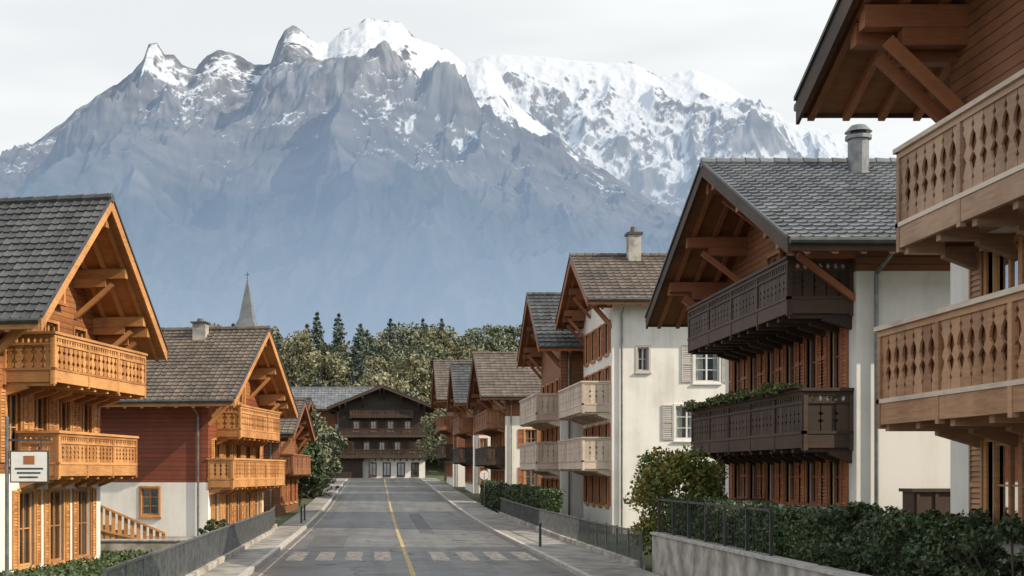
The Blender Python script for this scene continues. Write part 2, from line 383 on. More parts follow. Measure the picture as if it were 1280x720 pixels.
chalet('street_chalet',(9.5,94,0),mir=-1,W=12,L=13,ye0=-1,ye1=13,ze=8.3,zr=12,ox=1.9,bands=[(0,6.9,'cream'),(6.9,20,'brownwall')],tile='browntile',deck='brown',beamm='brown',gable='brownwall',
  fascia='brown',gwin=row(.3,11.7,5,1.4,.9,1.5)+row(.3,11.7,5,4.2,.9,1.6),swin=[(-1.9,4.6,.9,1.3,dict(shw=.4)),(-1.9,1.8,.9,1.3,dict(shw=.4)),(-5,4.4,.9,1.3,dict(shw=.4))],
  balc=[dict(y0=.3,y1=11.7,zf=3.6,zr=4.7,d=1.3,mat='dark',prof=PROF_C,pitch=.3,backing='dark'),dict(y0=.3,y1=11.7,zf=6.3,zr=7.4,d=1.3,mat='brown',prof=PROF_C,pitch=.3,backing='brown')],tw=.4)
chalet('street_chalet.001',(8.5,112,0),mir=-1,W=10,L=12,ye0=-1,ye1=11,ze=8.8,zr=12.6,ox=1.7,bands=[(0,6.0,'white'),(6.0,20,'brownwall')],tile='darktile',deck='brown',beamm='brown',gable='brownwall',
  fascia='chest',gwin=row(.3,9.7,4,1.9,.9,1.4)+row(.3,9.7,4,4.6,.9,1.6),swin=[(-.9,4.5,.6,1.2,dict(sh=None)),(-.9,2.0,.6,1.2,dict(sh=None))],
  balc=[dict(y0=.3,y1=9.7,zf=3.9,zr=5.0,d=1.2,mat='dark',prof=PROF_C,pitch=.3,backing='dark'),dict(y0=.3,y1=9.7,zf=6.5,zr=7.6,d=1.2,mat='brown',prof=PROF_C,pitch=.3,backing='brown')],tw=.4)
chalet('street_chalet.002',(7.7,128,0),mir=-1,W=11,L=12,ye0=-1,ye1=12,ze=10,zr=14.3,ox=1.7,bands=[(0,4.4,'white'),(4.4,20,'brownwall')],tile='browntile',deck='brown',beamm='brown',gable='brownwall',
  fascia='chest',gwin=row(.3,10.7,4,2.4,.9,1.4)+row(.3,10.7,4,5.4,.9,1.6),
  balc=[dict(y0=.3,y1=10.7,zf=4.5,zr=5.6,d=1.2,mat='dark',prof=PROF_C,pitch=.3,backing='dark'),dict(y0=.3,y1=10.7,zf=7.3,zr=8.4,d=1.2,mat='brown',prof=PROF_C,pitch=.3,backing='brown')],tw=.4)
# ------------------------------------------------------------------ left side
chalet('golden_chalet',(-10.27,34.24,0),rz=-11,W=7.2,L=12,ye0=-1.0,ye1=8.2,ze=6.72,zr=10.75,ox=1.9,bands=[(-.5,2.75,'white'),(2.75,20,'honeywall')],
  tile='darktile',gwin=row(1.0,6.9,3,.15,.9,2.1,sh='honey',shw=.3)+row(.4,6.9,4,3.1,.8,1.9,sh='honey',shw=.34)+row(.6,6.6,3,5.7,.8,1.5,sh=None)+[(3.6,7.9,1.0,1.2)],
  balc=[dict(y0=1.5,y1=7.3,zf=2.95,zr=3.95,d=1.2,mat='honey',prof=PROF_B,pitch=.26,backing=None,frieze=True),
        dict(y0=.6,y1=7.3,zf=5.5,zr=6.6,d=1.5,mat='honey',prof=PROF_A,pitch=.3,backing='honey',frieze=True)])
chalet('red_timber_chalet',(-7.2,54.9,0),rz=-9,W=9.75,L=13,ye0=-1.2,ye1=10.95,ze=5.8,zr=9.4,ox=1.5,bands=[(-.8,2.35,'white'),(2.35,20,'red')],
  tile='browntile',gwin=row(.4,9.3,5,.4,.8,1.7,sh='honey',shw=.4)+row(.4,9.3,5,2.5,.8,1.7,sh='honey',shw=.4)+[(4.9,6.0,1.2,1.6)],
  swin=[(-2.6,.95,.8,1.15,dict(sh=None,mun=2))],
  balc=[dict(y0=0,y1=9.7,zf=2.4,zr=3.4,d=1.1,mat='honey',prof=PROF_B,pitch=.26,backing='honey'),dict(y0=1.2,y1=8.6,zf=4.6,zr=5.75,d=1.1,mat='honey',prof=PROF_A,pitch=.3,backing='honey',frieze=True)],
  chim=(-1.8+.2,4.2,.9,'b'))
chalet('small_brown_chalet',(-5.9,77,0),rz=-4,W=9,L=10,ye0=-.8,ye1=9.8,ze=5.1,zr=7.3,ox=1.1,bands=[(-.3,20,'brownwall')],tile='browntile',deck='brown',beamm='brown',gable='brownwall',
  gwin=row(.3,8.7,4,.9,.9,1.5),balc=[dict(y0=.1,y1=8.8,zf=2.9,zr=3.9,d=.9,mat='brown',prof=PROF_C,pitch=.3,backing='brown')],tw=.4)
chalet('small_brown_chalet.001',(-6.6,98,0),rz=-4,W=9,L=10,ye0=-.8,ye1=9.8,ze=6.1,zr=8.6,ox=1.1,bands=[(-.3,20,'brownwall')],tile='darktile',deck='brown',beamm='brown',gable='brownwall',
  gwin=row(.3,8.7,4,1.2,.9,1.5),balc=[dict(y0=.1,y1=8.8,zf=3.6,zr=4.6,d=.9,mat='brown',prof=PROF_C,pitch=.3,backing='brown')],tw=.4)
def annex(b):
    b.box('ground_floor_base','darkwall',-.1,.35,-.2,3.2,0,4.6)
    b.box('porch','dark',.0,1.3,4.0,4.2,0,4.5)
chalet('dark_timber_inn',(-5.0,172,0),rz=-90,W=11.6,L=12,ye0=-1.4,ye1=13,ze=11.4,zr=14.3,ox=1.9,bands=[(1,4.6,'white'),(4.6,20,'darkwall')],tile='darktile',deck='dark',beamm='dark',gable='darkwall',
  fm='brown',gwin=row(3.6,11.2,4,2.3,.9,1.7,sh=None,fm='dark')+row(.6,11.0,5,5.5,.7,1.3,sh='dark',shw=.35)+row(1.2,10.4,4,8.3,.7,1.3,sh='dark',shw=.35),
  balc=[dict(y0=-.2,y1=11.8,zf=4.9,zr=5.8,d=1.4,mat='dark',prof=PROF_A,pitch=.35),dict(y0=-.2,y1=11.8,zf=7.7,zr=8.6,d=1.4,mat='dark',prof=PROF_A,pitch=.35),
        dict(y0=1.5,y1=10,zf=10.3,zr=11.1,d=1.0,mat='dark',prof=PROF_A,pitch=.35)],tw=.5,extra=annex)
chalet('grey_roof_house',(-1.5,186,0),W=10,L=14,ye0=-1,ye1=11,ze=11.9,zr=15.3,ox=1,bands=[(1,20,'brownwall')],tile='slate',deck='brown',beamm='brown',gable='brownwall',
  gwin=row(.4,9.6,4,4,.9,1.4),swin=[(-4,5,1,1.4),(-8,5,1,1.4),(-4,8.4,1,1.4),(-8,8.4,1,1.4)],tw=.5)
# church
b=B(); b.box('tower','cream',-2.4,2.4,-2.4,2.4,0,24)
for s in (-1,1):
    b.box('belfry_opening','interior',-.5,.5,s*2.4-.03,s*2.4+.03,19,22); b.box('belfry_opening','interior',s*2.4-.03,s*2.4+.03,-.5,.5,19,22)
b.add('spire','slate',[(-2.7,-2.7,23.9),(2.7,-2.7,23.9),(2.7,2.7,23.9),(-2.7,2.7,23.9),(-1.2,-1.2,27.5),(1.2,-1.2,27.5),(1.2,1.2,27.5),(-1.2,1.2,27.5),(0,0,34.6)],
  [(0,1,5,4),(1,2,6,5),(2,3,7,6),(3,0,4,7),(4,5,8),(5,6,8),(6,7,8),(7,4,8)])
b.cone('finial','darkmetal',(0,0,34.2),(0,0,35.6),.07,.05,6); b.box('finial','darkmetal',-.4,.4,-.05,.05,35.0,35.1)
b.box('nave','cream',-14,-2.4,-5,5,0,11); b.slab('nave_roof','slate',-14.5,-2.2,0,17,-5.8,10.6,.25); b.slab('nave_roof','slate',-14.5,-2.2,0,17,5.8,10.6,.25)
b.done('church',(-22,219,1.5),-8)

# ------------------------------------------------------------------ ground & road
def ss(t): t=np.clip(t,0,1); return t*t*(3-2*t)
def gz(Y): return 2.0*ss((Y-55)/120.)
def vnoise(x,y,seed=0):
    xi=np.floor(x).astype(np.int64); yi=np.floor(y).astype(np.int64); fx=x-xi; fy=y-yi
    def h(a,b_):
        n=(a*374761393+b_*668265263+seed*144269504)&0xffffffff
        n=((n^(n>>13))*1274126177)&0xffffffff; n=(n^(n>>16)); return (n&0xffff)/65535.
    fx=fx*fx*fx*(fx*(fx*6-15)+10); fy=fy*fy*fy*(fy*(fy*6-15)+10)
    return (h(xi,yi)*(1-fx)+h(xi+1,yi)*fx)*(1-fy)+(h(xi,yi+1)*(1-fx)+h(xi+1,yi+1)*fx)*fy
def gh(X,Y):
    z=gz(Y)+23*ss((Y-203)/105.)*np.exp(-((X-5)/150.)**2)
    return z+ss((Y-300)/3200)*110
xs=np.array(sorted(set(list(np.arange(-8000,-400,400.))+list(np.arange(-400,-40,20.))+list(np.arange(-40,41,4.))+list(np.arange(60,400,20.))+list(np.arange(400,8001,400.)))))
ys=np.array(sorted(set([-300.,-100,-40]+list(np.arange(-20,200,2.))+list(np.arange(200,400,8.))+list(np.arange(400,3000,200.))+list(np.arange(3000,13000,1000.)))))
def gridmesh(name,X,Y,Z,mat,smooth=True,colr=None):
    ny,nx=X.shape; V=np.stack([X,Y,Z],-1).reshape(-1,3)
    i=np.arange(ny*nx).reshape(ny,nx); q=np.stack([i[:-1,:-1],i[:-1,1:],i[1:,1:],i[1:,:-1]],-1).reshape(-1,4)
    me=bpy.data.meshes.new(name); me.vertices.add(len(V)); me.vertices.foreach_set('co',V.ravel().astype(np.float32))
    me.loops.add(q.size); me.loops.foreach_set('vertex_index',q.ravel().astype(np.int32))
    me.polygons.add(len(q)); me.polygons.foreach_set('loop_start',np.arange(0,q.size,4,dtype=np.int32)); me.polygons.foreach_set('loop_total',np.full(len(q),4,dtype=np.int32))
    me.update(calc_edges=True)
    if smooth: me.polygons.foreach_set('use_smooth',[True]*len(me.polygons))
    if colr is not None:
        a=me.color_attributes.new('surface','FLOAT_COLOR','POINT'); cc=np.concatenate([colr.reshape(-1,3),np.ones((ny*nx,1))],1)
        a.data.foreach_set('color',cc.ravel().astype(np.float32))
    me.materials.append(mat); ob=bpy.data.objects.new(name,me); col.objects.link(ob); return ob
m,nt,bb=newmat('grass_ground'); o=posc(nt)
c=mixc(nt,ramp(nt,noise(nt,o,.8,4,.7),.35,.7),(.055,.08,.028),(.11,.11,.05)); c=mixc(nt,ramp(nt,noise(nt,o,14,3,.7),.35,.7),c,(.04,.055,.02))
nt.links.new(c,bb.inputs['Base Color']); bb.inputs['Roughness'].default_value=.95; M['grass']=m
Xg,Yg=np.meshgrid(xs,ys); gridmesh('ground',Xg,Yg,gh(Xg,Yg),M['grass'])
# asphalt
m,nt,bb=newmat('asphalt'); o=posc(nt)
f=ramp(nt,noise(nt,o,.3,6,.7),.32,.68); c=mixc(nt,f,(.082,.081,.081),(.165,.160,.152))
tr=noise(nt,o,1.,3,.6,(1.1,.04,1)); c=mixc(nt,math_(nt,'MULTIPLY',ramp(nt,tr,.42,.6),.65),c,(.062,.062,.064))
mid=noise(nt,o,3.5,4,.75); c=mixc(nt,math_(nt,'MULTIPLY',ramp(nt,mid,.52,.7),.45),c,(.19,.185,.175))
fine=noise(nt,o,60,2,.7); c=mixc(nt,math_(nt,'MULTIPLY',ramp(nt,fine,.45,.75),.5),c,(.21,.205,.195))
vo=nt.nodes.new('ShaderNodeTexVoronoi'); vo.feature='DISTANCE_TO_EDGE'; vo.inputs['Scale'].default_value=.28
wv=nt.nodes.new('ShaderNodeVectorMath'); wv.operation='ADD'; nn=nt.nodes.new('ShaderNodeTexNoise'); nn.inputs['Scale'].default_value=1.2; nn.inputs['Detail'].default_value=4
nt.links.new(o,nn.inputs['Vector']); nt.links.new(o,wv.inputs[0]); nt.links.new(nn.outputs['Color'],wv.inputs[1]); nt.links.new(wv.outputs[0],vo.inputs['Vector'])
cr=ramp(nt,vo.outputs['Distance'],.005,.02,1,0); crm=math_(nt,'MULTIPLY',cr,ramp(nt,noise(nt,o,.2,2),.38,.5))
c=mixc(nt,crm,c,(.022,.022,.024))
nt.links.new(c,bb.inputs['Base Color']); nt.links.new(ramp(nt,noise(nt,o,.5,4),.3,.7,.30,.58),bb.inputs['Roughness']); bump(nt,bb,fine,.3,.008); M['asphalt']=m
M['pavement']=plain('pavement_asphalt',(.245,.235,.22),.85,0,.35,1.2,.3)
M['kerb']=plain('granite_kerb',(.42,.405,.385),.8,0,.25,5)
M['patch']=plain('asphalt_patch',(.075,.075,.077),.6,0,.35,2)
def paint(name,c,k=.75):
    m,nt,bb=newmat(name); o=posc(nt); w=ramp(nt,noise(nt,o,4,6,.8),.40,.60)
    cc=mixc(nt,math_(nt,'MULTIPLY',w,k),c,(.12,.12,.12)); nt.links.new(cc,bb.inputs['Base Color']); bb.inputs['Roughness'].default_value=.7; return m
M['yellow']=paint('yellow_road_paint',(.60,.43,.16)); M['wpaint']=paint('worn_road_paint',(.58,.49,.41),.95)
YR=np.arange(-20,167,2.)
def strip(name,x0,x1,dz,mat,Y=YR,parent=None):
    Y=np.asarray(Y,float); X=np.array([x0,x1]); XX,YY=np.meshgrid(X,Y); ob=gridmesh(name,XX,YY,gz(YY)+dz,M[mat],False); 
    if parent: ob.parent=parent
    return ob
RL,RR=-3.4,5.4
strip('road',RL,RR,.020,'asphalt')
XX,YY=np.meshgrid(np.array([-60,RR+2.0]),np.arange(158,171,2.)); gridmesh('side_road',XX,YY,gz(YY)+.012,M['asphalt'],False)
def slabstrip(name,x0,x1,h,mat,Y):
    V=[];F=[]
    for y in Y:
        z=float(gz(np.array(y)))
        V+= [(x0,y,z-.1),(x0,y,z+h),(x1,y,z+h),(x1,y,z-.1)]
    for i in range(len(Y)-1):
        a=4*i
        for k in range(3): F.append((a+k,a+k+1,a+4+k+1,a+4+k))
    F+= [(3,2,1,0),(4*len(Y)-4,4*len(Y)-3,4*len(Y)-2,4*len(Y)-1)]
    return mkmesh(name,V,F,M[mat])
YS=list(np.arange(-20,160,2.))
slabstrip('pavement',RR+.16,RR+1.95,.125,'pavement',YS); slabstrip('pavement.001',-4.75,RL-.16,.125,'pavement',YS)
slabstrip('kerb',RR,RR+.158,.14,'kerb',YS); slabstrip('kerb.001',RL-.158,RL,.14,'kerb',YS)
mk=bpy.data.objects.new('road_markings',None); col.objects.link(mk)
strip('centre_line',.93,1.07,.026,'yellow',np.arange(-20,160,2.),mk)
strip('edge_line',RL+.25,RL+.33,.026,'wpaint',np.arange(-20,160,2.),mk)
for i in range(9):
    x=RL+.55+i*.93
    if abs(x+.27-1)<.3: continue
    strip('crossing_bar',x,x+.55,.027,'wpaint',[40,42,44.5],mk)
for (x0,x1,y0,y1) in ((-2.6,-1.2,47,56),(2.0,2.7,58,80)):
    strip('asphalt_repair',x0,x1,.024,'patch',np.arange(y0,y1+.1,1.5),mk)
b=B(); 
for x,y in ((-1.5,38.5),(3.4,52)):
    b.cone('cover','darkmetal',(x,y,.015),(x,y,.027),.33,.33,24)
b.done('manhole_cover')

# ------------------------------------------------------------------ terraces, walls, fences
b=B(); b.box('wall_face','concrete',7.55,7.8,8,35,-.1,1.1); b.box('wall_face','concrete',7.8,10.9,34.75,35,-.1,1.1); b.box('coping','kerb',7.5,7.85,8,35.05,1.1,1.16); b.done('retaining_wall')
b=B(); b.box('soil','grass',7.8,30,7.0,34.75,-.3,1.02); b.done('garden_terrace')
def railing(name,pts,h,mat,pitch=.14,post=2.,base=None,r=.012):
    b=B()
    for (x0,y0),(x1,y1) in zip(pts[:-1],pts[1:]):
        L=math.hypot(x1-x0,y1-y0); n=int(L/post)+1
        P=lambda t,z:(x0+(x1-x0)*t,y0+(y1-y0)*t,float(gz(np.array(y0+(y1-y0)*t)))+z+(1.0 if base=='t' else .1))
        for i in range(n):
            b.beam('rails',mat,P(i/n,h),P((i+1)/n,h),.06,.05); b.beam('rails',mat,P(i/n,.14),P((i+1)/n,.14),.04,.04)
            b.beam('posts',mat,P(i/n,-.1),P(i/n,h+.05),.06,.06)
        k=int(L/pitch)
        for i in range(k): b.beam('bars',mat,P((i+.5)/k,.15),P((i+.5)/k,h),r*1.6,r*1.6)
        if base=='c':
            b.hexa('plinth','concrete',[(x0-.12,y0,-.1),(x0+.12,y0,-.1),(x1+.12,y1,P(1,0)[2]-.2),(x1-.12,y1,P(1,0)[2]-.2),(x0-.12,y0,P(0,.18)[2]),(x0+.12,y0,P(0,.18)[2]),(x1+.12,y1,P(1,.18)[2]),(x1-.12,y1,P(1,.18)[2])])
    return b.done(name)
railing('iron_railing',[(-4.66,22),(-4.62,56),(-4.9,62)],1.0,'metal',.15,1.8,'c')
railing('garden_fence',[(7.45,36),(7.42,52),(7.4,76)],1.0,'metal',.15,2.0,'c')
railing('wire_fence',[(7.72,25),(7.72,34.9),(10.6,34.9)],1.05,'darkmetal',.22,1.9,'t',.006)
b=B()
for i in range(11):
    t=i/10; x=-10.1+2.3*t; z=1.55-1.0*t
    b.box('pickets','honey',x-.07,x+.07,46.98,47.01,-.1,z)
b.beam('top_rail','honey',(-10.2,46.95,1.6),(-7.75,46.95,.55),.08,.08); b.beam('low_rail','honey',(-10.2,46.95,.7),(-7.75,46.95,.1),.05,.07)
for i in range(5): b.box('steps','concrete',-10.2+i*.5,-9.7+i*.5,47.02,48.3,-.1,.85-.18*i)
b.done('wooden_stair_fence')
b=B(); b.box('wall','concrete',-14,-6.4,44.0,44.3,-.1,.42); b.box('cap','kerb',-14,-6.3,43.95,44.35,.42,.48); b.done('low_garden_wall')
strip('yard_paving',-14,-4.76,.03,'pavement',np.arange(46,57,2.))
b=B()
b.cone('pole','metal',(0,0,0),(0,0,4.1),.05,.045,12)
b.beam('arm','darkmetal',(0,0,3.55),(1.0,0,3.55),.04,.05)
b.box('board_frame','darkmetal',.08,.98,-.04,.04,2.55,3.3); b.box('board_face','whitepaint',.11,.95,-.046,.046,2.58,3.27)
b.box('emblem','chest',.40,.66,-.052,.052,2.98,3.18)
for i,(a,c) in enumerate(((.2,.86),(.25,.8),(.3,.74))): b.box('lettering','darkmetal',a,c,-.052,.052,2.86-i*.1,2.90-i*.1)
b.beam('hanger','darkmetal',(.25,0,3.3),(.25,0,3.54),.02,.02); b.beam('hanger','darkmetal',(.8,0,3.3),(.8,0,3.54),.02,.02)
b.done('inn_sign',(-8.65,30.0,0))
b=B(); b.cone('post','metal',(0,0,0),(0,0,2.4),.03,.03,8); b.cone('disc','whitepaint',(0,.02,2.25),(0,-.02,2.25),.3,.3,24); b.cone('disc_ring','chest',(0,0,2.25),(0,-.015,2.25),.33,.33,24)
b.done('traffic_sign',(7.1,84,.35))
for i,(x,y) in enumerate(((5.9,46),(-3.85,66),(-3.85,69))):
    b=B(); b.cone('post','darkmetal',(0,0,0),(0,0,.85),.05,.045,12); b.cone('cap','metal',(0,0,.85),(0,0,.93),.055,.03,12); b.done('bollard',(x,y,float(gz(np.array(y)))+.12))
b=B(); b.box('planks','dark',0,1.9,0,.6,0,1.35); b.box('lid','dark',-.06,1.96,-.06,.66,1.35,1.42)
for i in range(5): b.box('battens','dark',.05+i*.4,.12+i*.4,-.03,0,0,1.34)
b.done('wooden_bin_store',(11.6,27.6,1.02))

# ------------------------------------------------------------------ vegetation
M['leaf_dark']=leafmat('dark_green_leaves',[(.022,.042,.014),(.042,.07,.025),(.075,.10,.038)])
M['leaf_hedge']=leafmat('hedge_leaves',[(.028,.055,.02),(.05,.09,.03),(.09,.12,.045)])
M['leaf_autumn']=leafmat('autumn_leaves',[(.07,.11,.025),(.12,.17,.035),(.22,.20,.04),(.36,.20,.05)])
M['leaf_olive']=leafmat('olive_leaves',[(.12,.135,.08),(.18,.18,.10),(.27,.23,.13)])  # far-tree leaf colours, down to conifer needles, paled to paint in distance haze
M['leaf_green']=leafmat('green_far_leaves',[(.085,.11,.07),(.12,.145,.09),(.17,.18,.11)])
M['leaf_con']=leafmat('conifer_needles',[(.06,.09,.075),(.085,.115,.09),(.12,.14,.10)],.1)
def leaves(P,size,flat=.0):
    P=np.asarray(P); n=len(P); a=rng.normal(size=(n,3)); a/=np.linalg.norm(a,axis=1)[:,None]
    c=rng.normal(size=(n,3)); c[:,2]*=(1-flat); b_=np.cross(a,c); b_/=np.linalg.norm(b_,axis=1)[:,None]
    s=(size*rng.uniform(.6,1.3,n))[:,None]; 
    V=np.stack([P-a*s,P+b_*s*.55,P+a*s,P-b_*s*.55],1).reshape(-1,3)
    F=np.arange(4*n).reshape(-1,4); return V.tolist(),[tuple(f) for f in F.tolist()]
def clumps(centers,rads,per,squash=.8):
    out=[]
    for c,r in zip(centers,rads):
        d=rng.normal(size=(per,3)); d/=np.linalg.norm(d,axis=1)[:,None]; rr=r*rng.uniform(.35,1.1,per)**.6
        q=np.array(c)+d*rr[:,None]*np.array([1,1,squash]); out.append(q)
    return np.concatenate(out)
def decid(b,H,R,leaf,per=55,ncl=34,ls=.3,part='crown'):
    b.cone('trunk','bark',(0,0,-.3),(.1,0,H*.4),H*.026,H*.017,9)
    cs=[];rs=[]
    for i in range(ncl):
        a=random.uniform(0,6.283); t=random.random(); z=H*(.25+.66*t); rr=R*math.sin(math.pi*(.18+.72*t))*random.uniform(.45,1.05)
        c=(rr*math.cos(a),rr*math.sin(a),z); cs.append(c); rs.append(R*random.uniform(.2,.38))
        if i<ncl*.6: b.cone('limbs','bark',(.08,0,H*(.18+.4*t*.7)),c,H*.009,H*.002,5,False)
    V,F=leaves(clumps(cs,rs,per),ls); b.add(part,leaf,V,F)
def conif(b,H,R,leaf,tiers=15,ls=.3):
    b.cone('trunk','bark',(0,0,-.3),(0,0,H*.97),H*.017,H*.003,8)
    pts=[]
    for i in range(tiers):
        t=i/(tiers-1); z=H*(.08+.90*t); r=R*(1-t)**.75+.2
        for k in range(10):
            a=random.uniform(0,6.283); rr=r*random.uniform(.7,1.1)
            n=int(6+18*(1-t))
            u=rng.uniform(.1,1,n); q=np.stack([np.cos(a)*rr*u,np.sin(a)*rr*u,z-.28*rr*u**1.5+rng.normal(0,.1,n)],1); q+=rng.normal(0,.1*r+.03,(n,3)); pts.append(q)
    V,F=leaves(np.concatenate(pts),ls,.3); b.add('crown',leaf,V,F)
forest=bpy.data.objects.new('forest',None); col.objects.link(forest)
prot=[]
for k in range(8):
    b=B()
    if k in (0,1,5): decid(b,13+k*.5,5.0,'leaf_olive',46,38,.42)
    elif k in (2,7): decid(b,13.5,4.8,'leaf_green',46,38,.42)
    else: conif(b,14.5+k*.4,3.7,'leaf_con',16,.45)
    prot.append([(part,mkmesh(part,V,F,M[mat])) for (part,mat),(V,F) in b.p.items()])
def inst(k,x,y,z,s,parent):
    a=random.uniform(0,6.28); sc=(s,s,s*random.uniform(.9,1.1))
    for part,ob in prot[k]:
        q=bpy.data.objects.new(part,ob.data); col.objects.link(q); q.parent=parent; q.location=(x,y,z); q.scale=sc; q.rotation_euler[2]=a
for i in range(360):
    y=random.uniform(206,318); x=random.uniform(-75,70)*(y/260)
    if abs(x+22)<20 and y<232: continue
    k=random.choice((0,1,5,2,7,4,6,0,5,3,2,7,1)); z=float(gh(np.array(x),np.array(y)))
    inst(k,x,y,z-.5,random.uniform(.62,1.06),forest)
for pr in prot:
    for part,ob in pr: bpy.data.objects.remove(ob)
for nm,x,y,H,R,kind,lf in (('yew_tree',-5.2,104,7.5,2.2,'c','leaf_green'),('garden_tree.004',-4.9,112,6.5,2.2,'d','leaf_green'),('garden_tree',-5.4,91,5.0,1.9,'d','leaf_hedge'),
                       ('garden_tree.001',8.2,150,9,3,'d','leaf_olive'),('garden_tree.002',-9,160,9,3.2,'d','leaf_olive'),('garden_tree.003',14,48,4.5,1.8,'d','leaf_hedge')):
    b=B(); (conif(b,H,R,lf,16,.2) if kind=='c' else decid(b,H,R,lf,80,34,.2)); b.done(nm,(x,y,float(gz(np.array(y)))))
def bush(name,loc,rx,ry,h,leaf,n=90,per=90,ls=.055):
    b=B(); cs=[];rs=[]
    for i in range(n):
        a=random.uniform(0,6.283); t=random.random(); w=math.sin(math.pi*(.12+.75*t))**.6*random.uniform(.55,1.02)
        c=(rx*w*math.cos(a),ry*w*math.sin(a),h*(.08+.86*t)); cs.append(c); rs.append(h*random.uniform(.09,.17))
        if i%3==0: b.cone('stems','bark',(random.uniform(-.1,.1),random.uniform(-.1,.1),-.1),c,.02,.006,5,False)
    V,F=leaves(clumps(cs,rs,per),ls); b.add('foliage',leaf,V,F); return b.done(name,loc)
bush('autumn_bush',(8.75,37.0,.2),1.2,1.2,3.2,'leaf_autumn',130,110,.07)
bush('garden_shrub',(8.4,22.2,.95),.85,1.5,1.3,'leaf_dark',70,110,.045)
bush('garden_shrub.001',(8.45,19.4,.95),.85,1.5,1.35,'leaf_hedge',70,110,.045)
bush('garden_shrub.002',(8.3,16.8,.9),.85,1.4,1.3,'leaf_dark',60,110,.045)
bush('garden_shrub.003',(9.6,24.5,.9),1.0,1.4,1.1,'leaf_dark',60,90,.045)
bush('garden_shrub.004',(-6.3,50.5,0),.7,.8,.9,'leaf_hedge',40,80,.05)
def hedge(name,x0,x1,y0,y1,z0,z1,leaf,dens=330,ls=.05):
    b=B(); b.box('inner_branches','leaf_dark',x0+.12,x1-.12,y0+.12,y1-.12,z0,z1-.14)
    pts=[]
    def add(n,f): pts.append(f(rng.uniform(size=n),rng.uniform(size=n)))
    n1=int(dens*(y1-y0)*(z1-z0)); n2=int(dens*(y1-y0)*(x1-x0)); n3=int(dens*(x1-x0)*(z1-z0))
    for X in (x0,x1): add(n1,lambda u,v:np.stack([np.full_like(u,X),y0+(y1-y0)*u,z0+(z1-z0)*v],1))
    for Y in (y0,y1): add(n3,lambda u,v:np.stack([x0+(x1-x0)*u,np.full_like(u,Y),z0+(z1-z0)*v],1))
    add(n2*2,lambda u,v:np.stack([x0+(x1-x0)*u,y0+(y1-y0)*v,np.full_like(u,z1)],1))
    P=np.concatenate(pts); w=vnoise(P[:,1]*1.7+P[:,0],P[:,2]*2,3)-.5; c=np.array([(x0+x1)/2,0,(z0+z1)/2])
    P[:,0]+=np.sign(P[:,0]-c[0])*w*.22; P[:,2]+=np.where(P[:,2]>z1-.05,(vnoise(P[:,1]*1.1,P[:,0],5)-.5)*.25,0); P+=rng.normal(0,.05,P.shape)
    V,F=leaves(P,ls); b.add('foliage',leaf,V,F); return b.done(name)
hedge('clipped_hedge',7.95,8.75,23.3,34.5,1.0,1.95,'leaf_hedge',500,.05)
hedge('clipped_hedge.001',8.76,10.6,33.6,34.5,1.0,1.9,'leaf_hedge',500,.05)
hedge('clipped_hedge.002',7.6,8.4,58,76,.0,1.9,'leaf_hedge',260,.075)
hedge('clipped_hedge.003',7.6,8.3,80,92,.4,2.0,'leaf_dark',180,.09)
b=B(); P=np.stack([9.72+rng.normal(0,.09,5200),rng.uniform(29.6,39.8,5200),np.zeros(5200)],1)
P[:,2]=4.80+ (vnoise(P[:,1]*2.3,P[:,1]*0,9)-.35)*.35*rng.uniform(-.6,1,5200)
V,F=leaves(P,.05); b.add('foliage','leaf_autumn',V[:8000],F[:2000]); b.add('foliage2','leaf_hedge',V[8000:],[tuple(i-8000 for i in f) for f in F[2000:]]); 
b.box('trough','dark',9.62,9.82,29.6,39.8,4.745,4.80)
b.done('balcony_flower_box')
P=np.stack([rng.uniform(-12,-4.9,9000),rng.uniform(28,44,9000),rng.uniform(0,.12,9000)],1); V,F=leaves(P,.07); mkmesh('grass_tufts',V,F,M['leaf_hedge'])

# ------------------------------------------------------------------ mountains
def mountmat(name,h0,h1,haze0,haze1,hz):
    m,nt,bb=newmat(name)
    at=nt.nodes.new('ShaderNodeVertexColor'); at.layer_name='surface'
    pz=nt.nodes.new('ShaderNodeSeparateXYZ'); nt.links.new(posc(nt),pz.inputs[0])
    nt.links.new(at.outputs[0],bb.inputs['Base Color']); bb.inputs['Roughness'].default_value=.95; bb.inputs['Specular IOR Level'].default_value=.05
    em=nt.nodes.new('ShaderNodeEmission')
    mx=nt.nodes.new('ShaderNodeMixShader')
    # aerial haze painted on as surface glow: thicker and paler towards the valley floor
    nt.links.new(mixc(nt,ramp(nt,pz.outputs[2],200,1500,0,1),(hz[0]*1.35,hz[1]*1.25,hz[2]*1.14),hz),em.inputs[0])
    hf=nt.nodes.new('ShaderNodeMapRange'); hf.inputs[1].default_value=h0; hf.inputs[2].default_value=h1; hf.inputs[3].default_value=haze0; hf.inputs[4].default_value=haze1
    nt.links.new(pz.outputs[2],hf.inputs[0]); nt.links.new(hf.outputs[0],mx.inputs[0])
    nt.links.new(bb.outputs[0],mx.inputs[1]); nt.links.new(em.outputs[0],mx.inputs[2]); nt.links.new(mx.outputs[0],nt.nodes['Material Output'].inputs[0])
    try: m.cycles.emission_sampling='NONE'
    except Exception as ex: print('emission sampling',ex)
    return m
def ridged(x,y,seed,octs=6,lac=2.1,gain=.5):
    s=0;a=1;tot=0
    for i in range(octs):
        n=1-np.abs(2*vnoise(x,y,seed+i*7)-1); s=s+a*n*n; tot+=a; a*=gain; x=x*lac+3.7; y=y*lac+1.3
    return s/tot
def fbm(x,y,seed,octs=5,gain=.55):
    s=0;a=1;tot=0
    for i in range(octs): s=s+a*vnoise(x,y,seed+i*5); tot+=a; a*=gain; x=x*2.1+1.7; y=y*2.1+5.1
    return s/tot
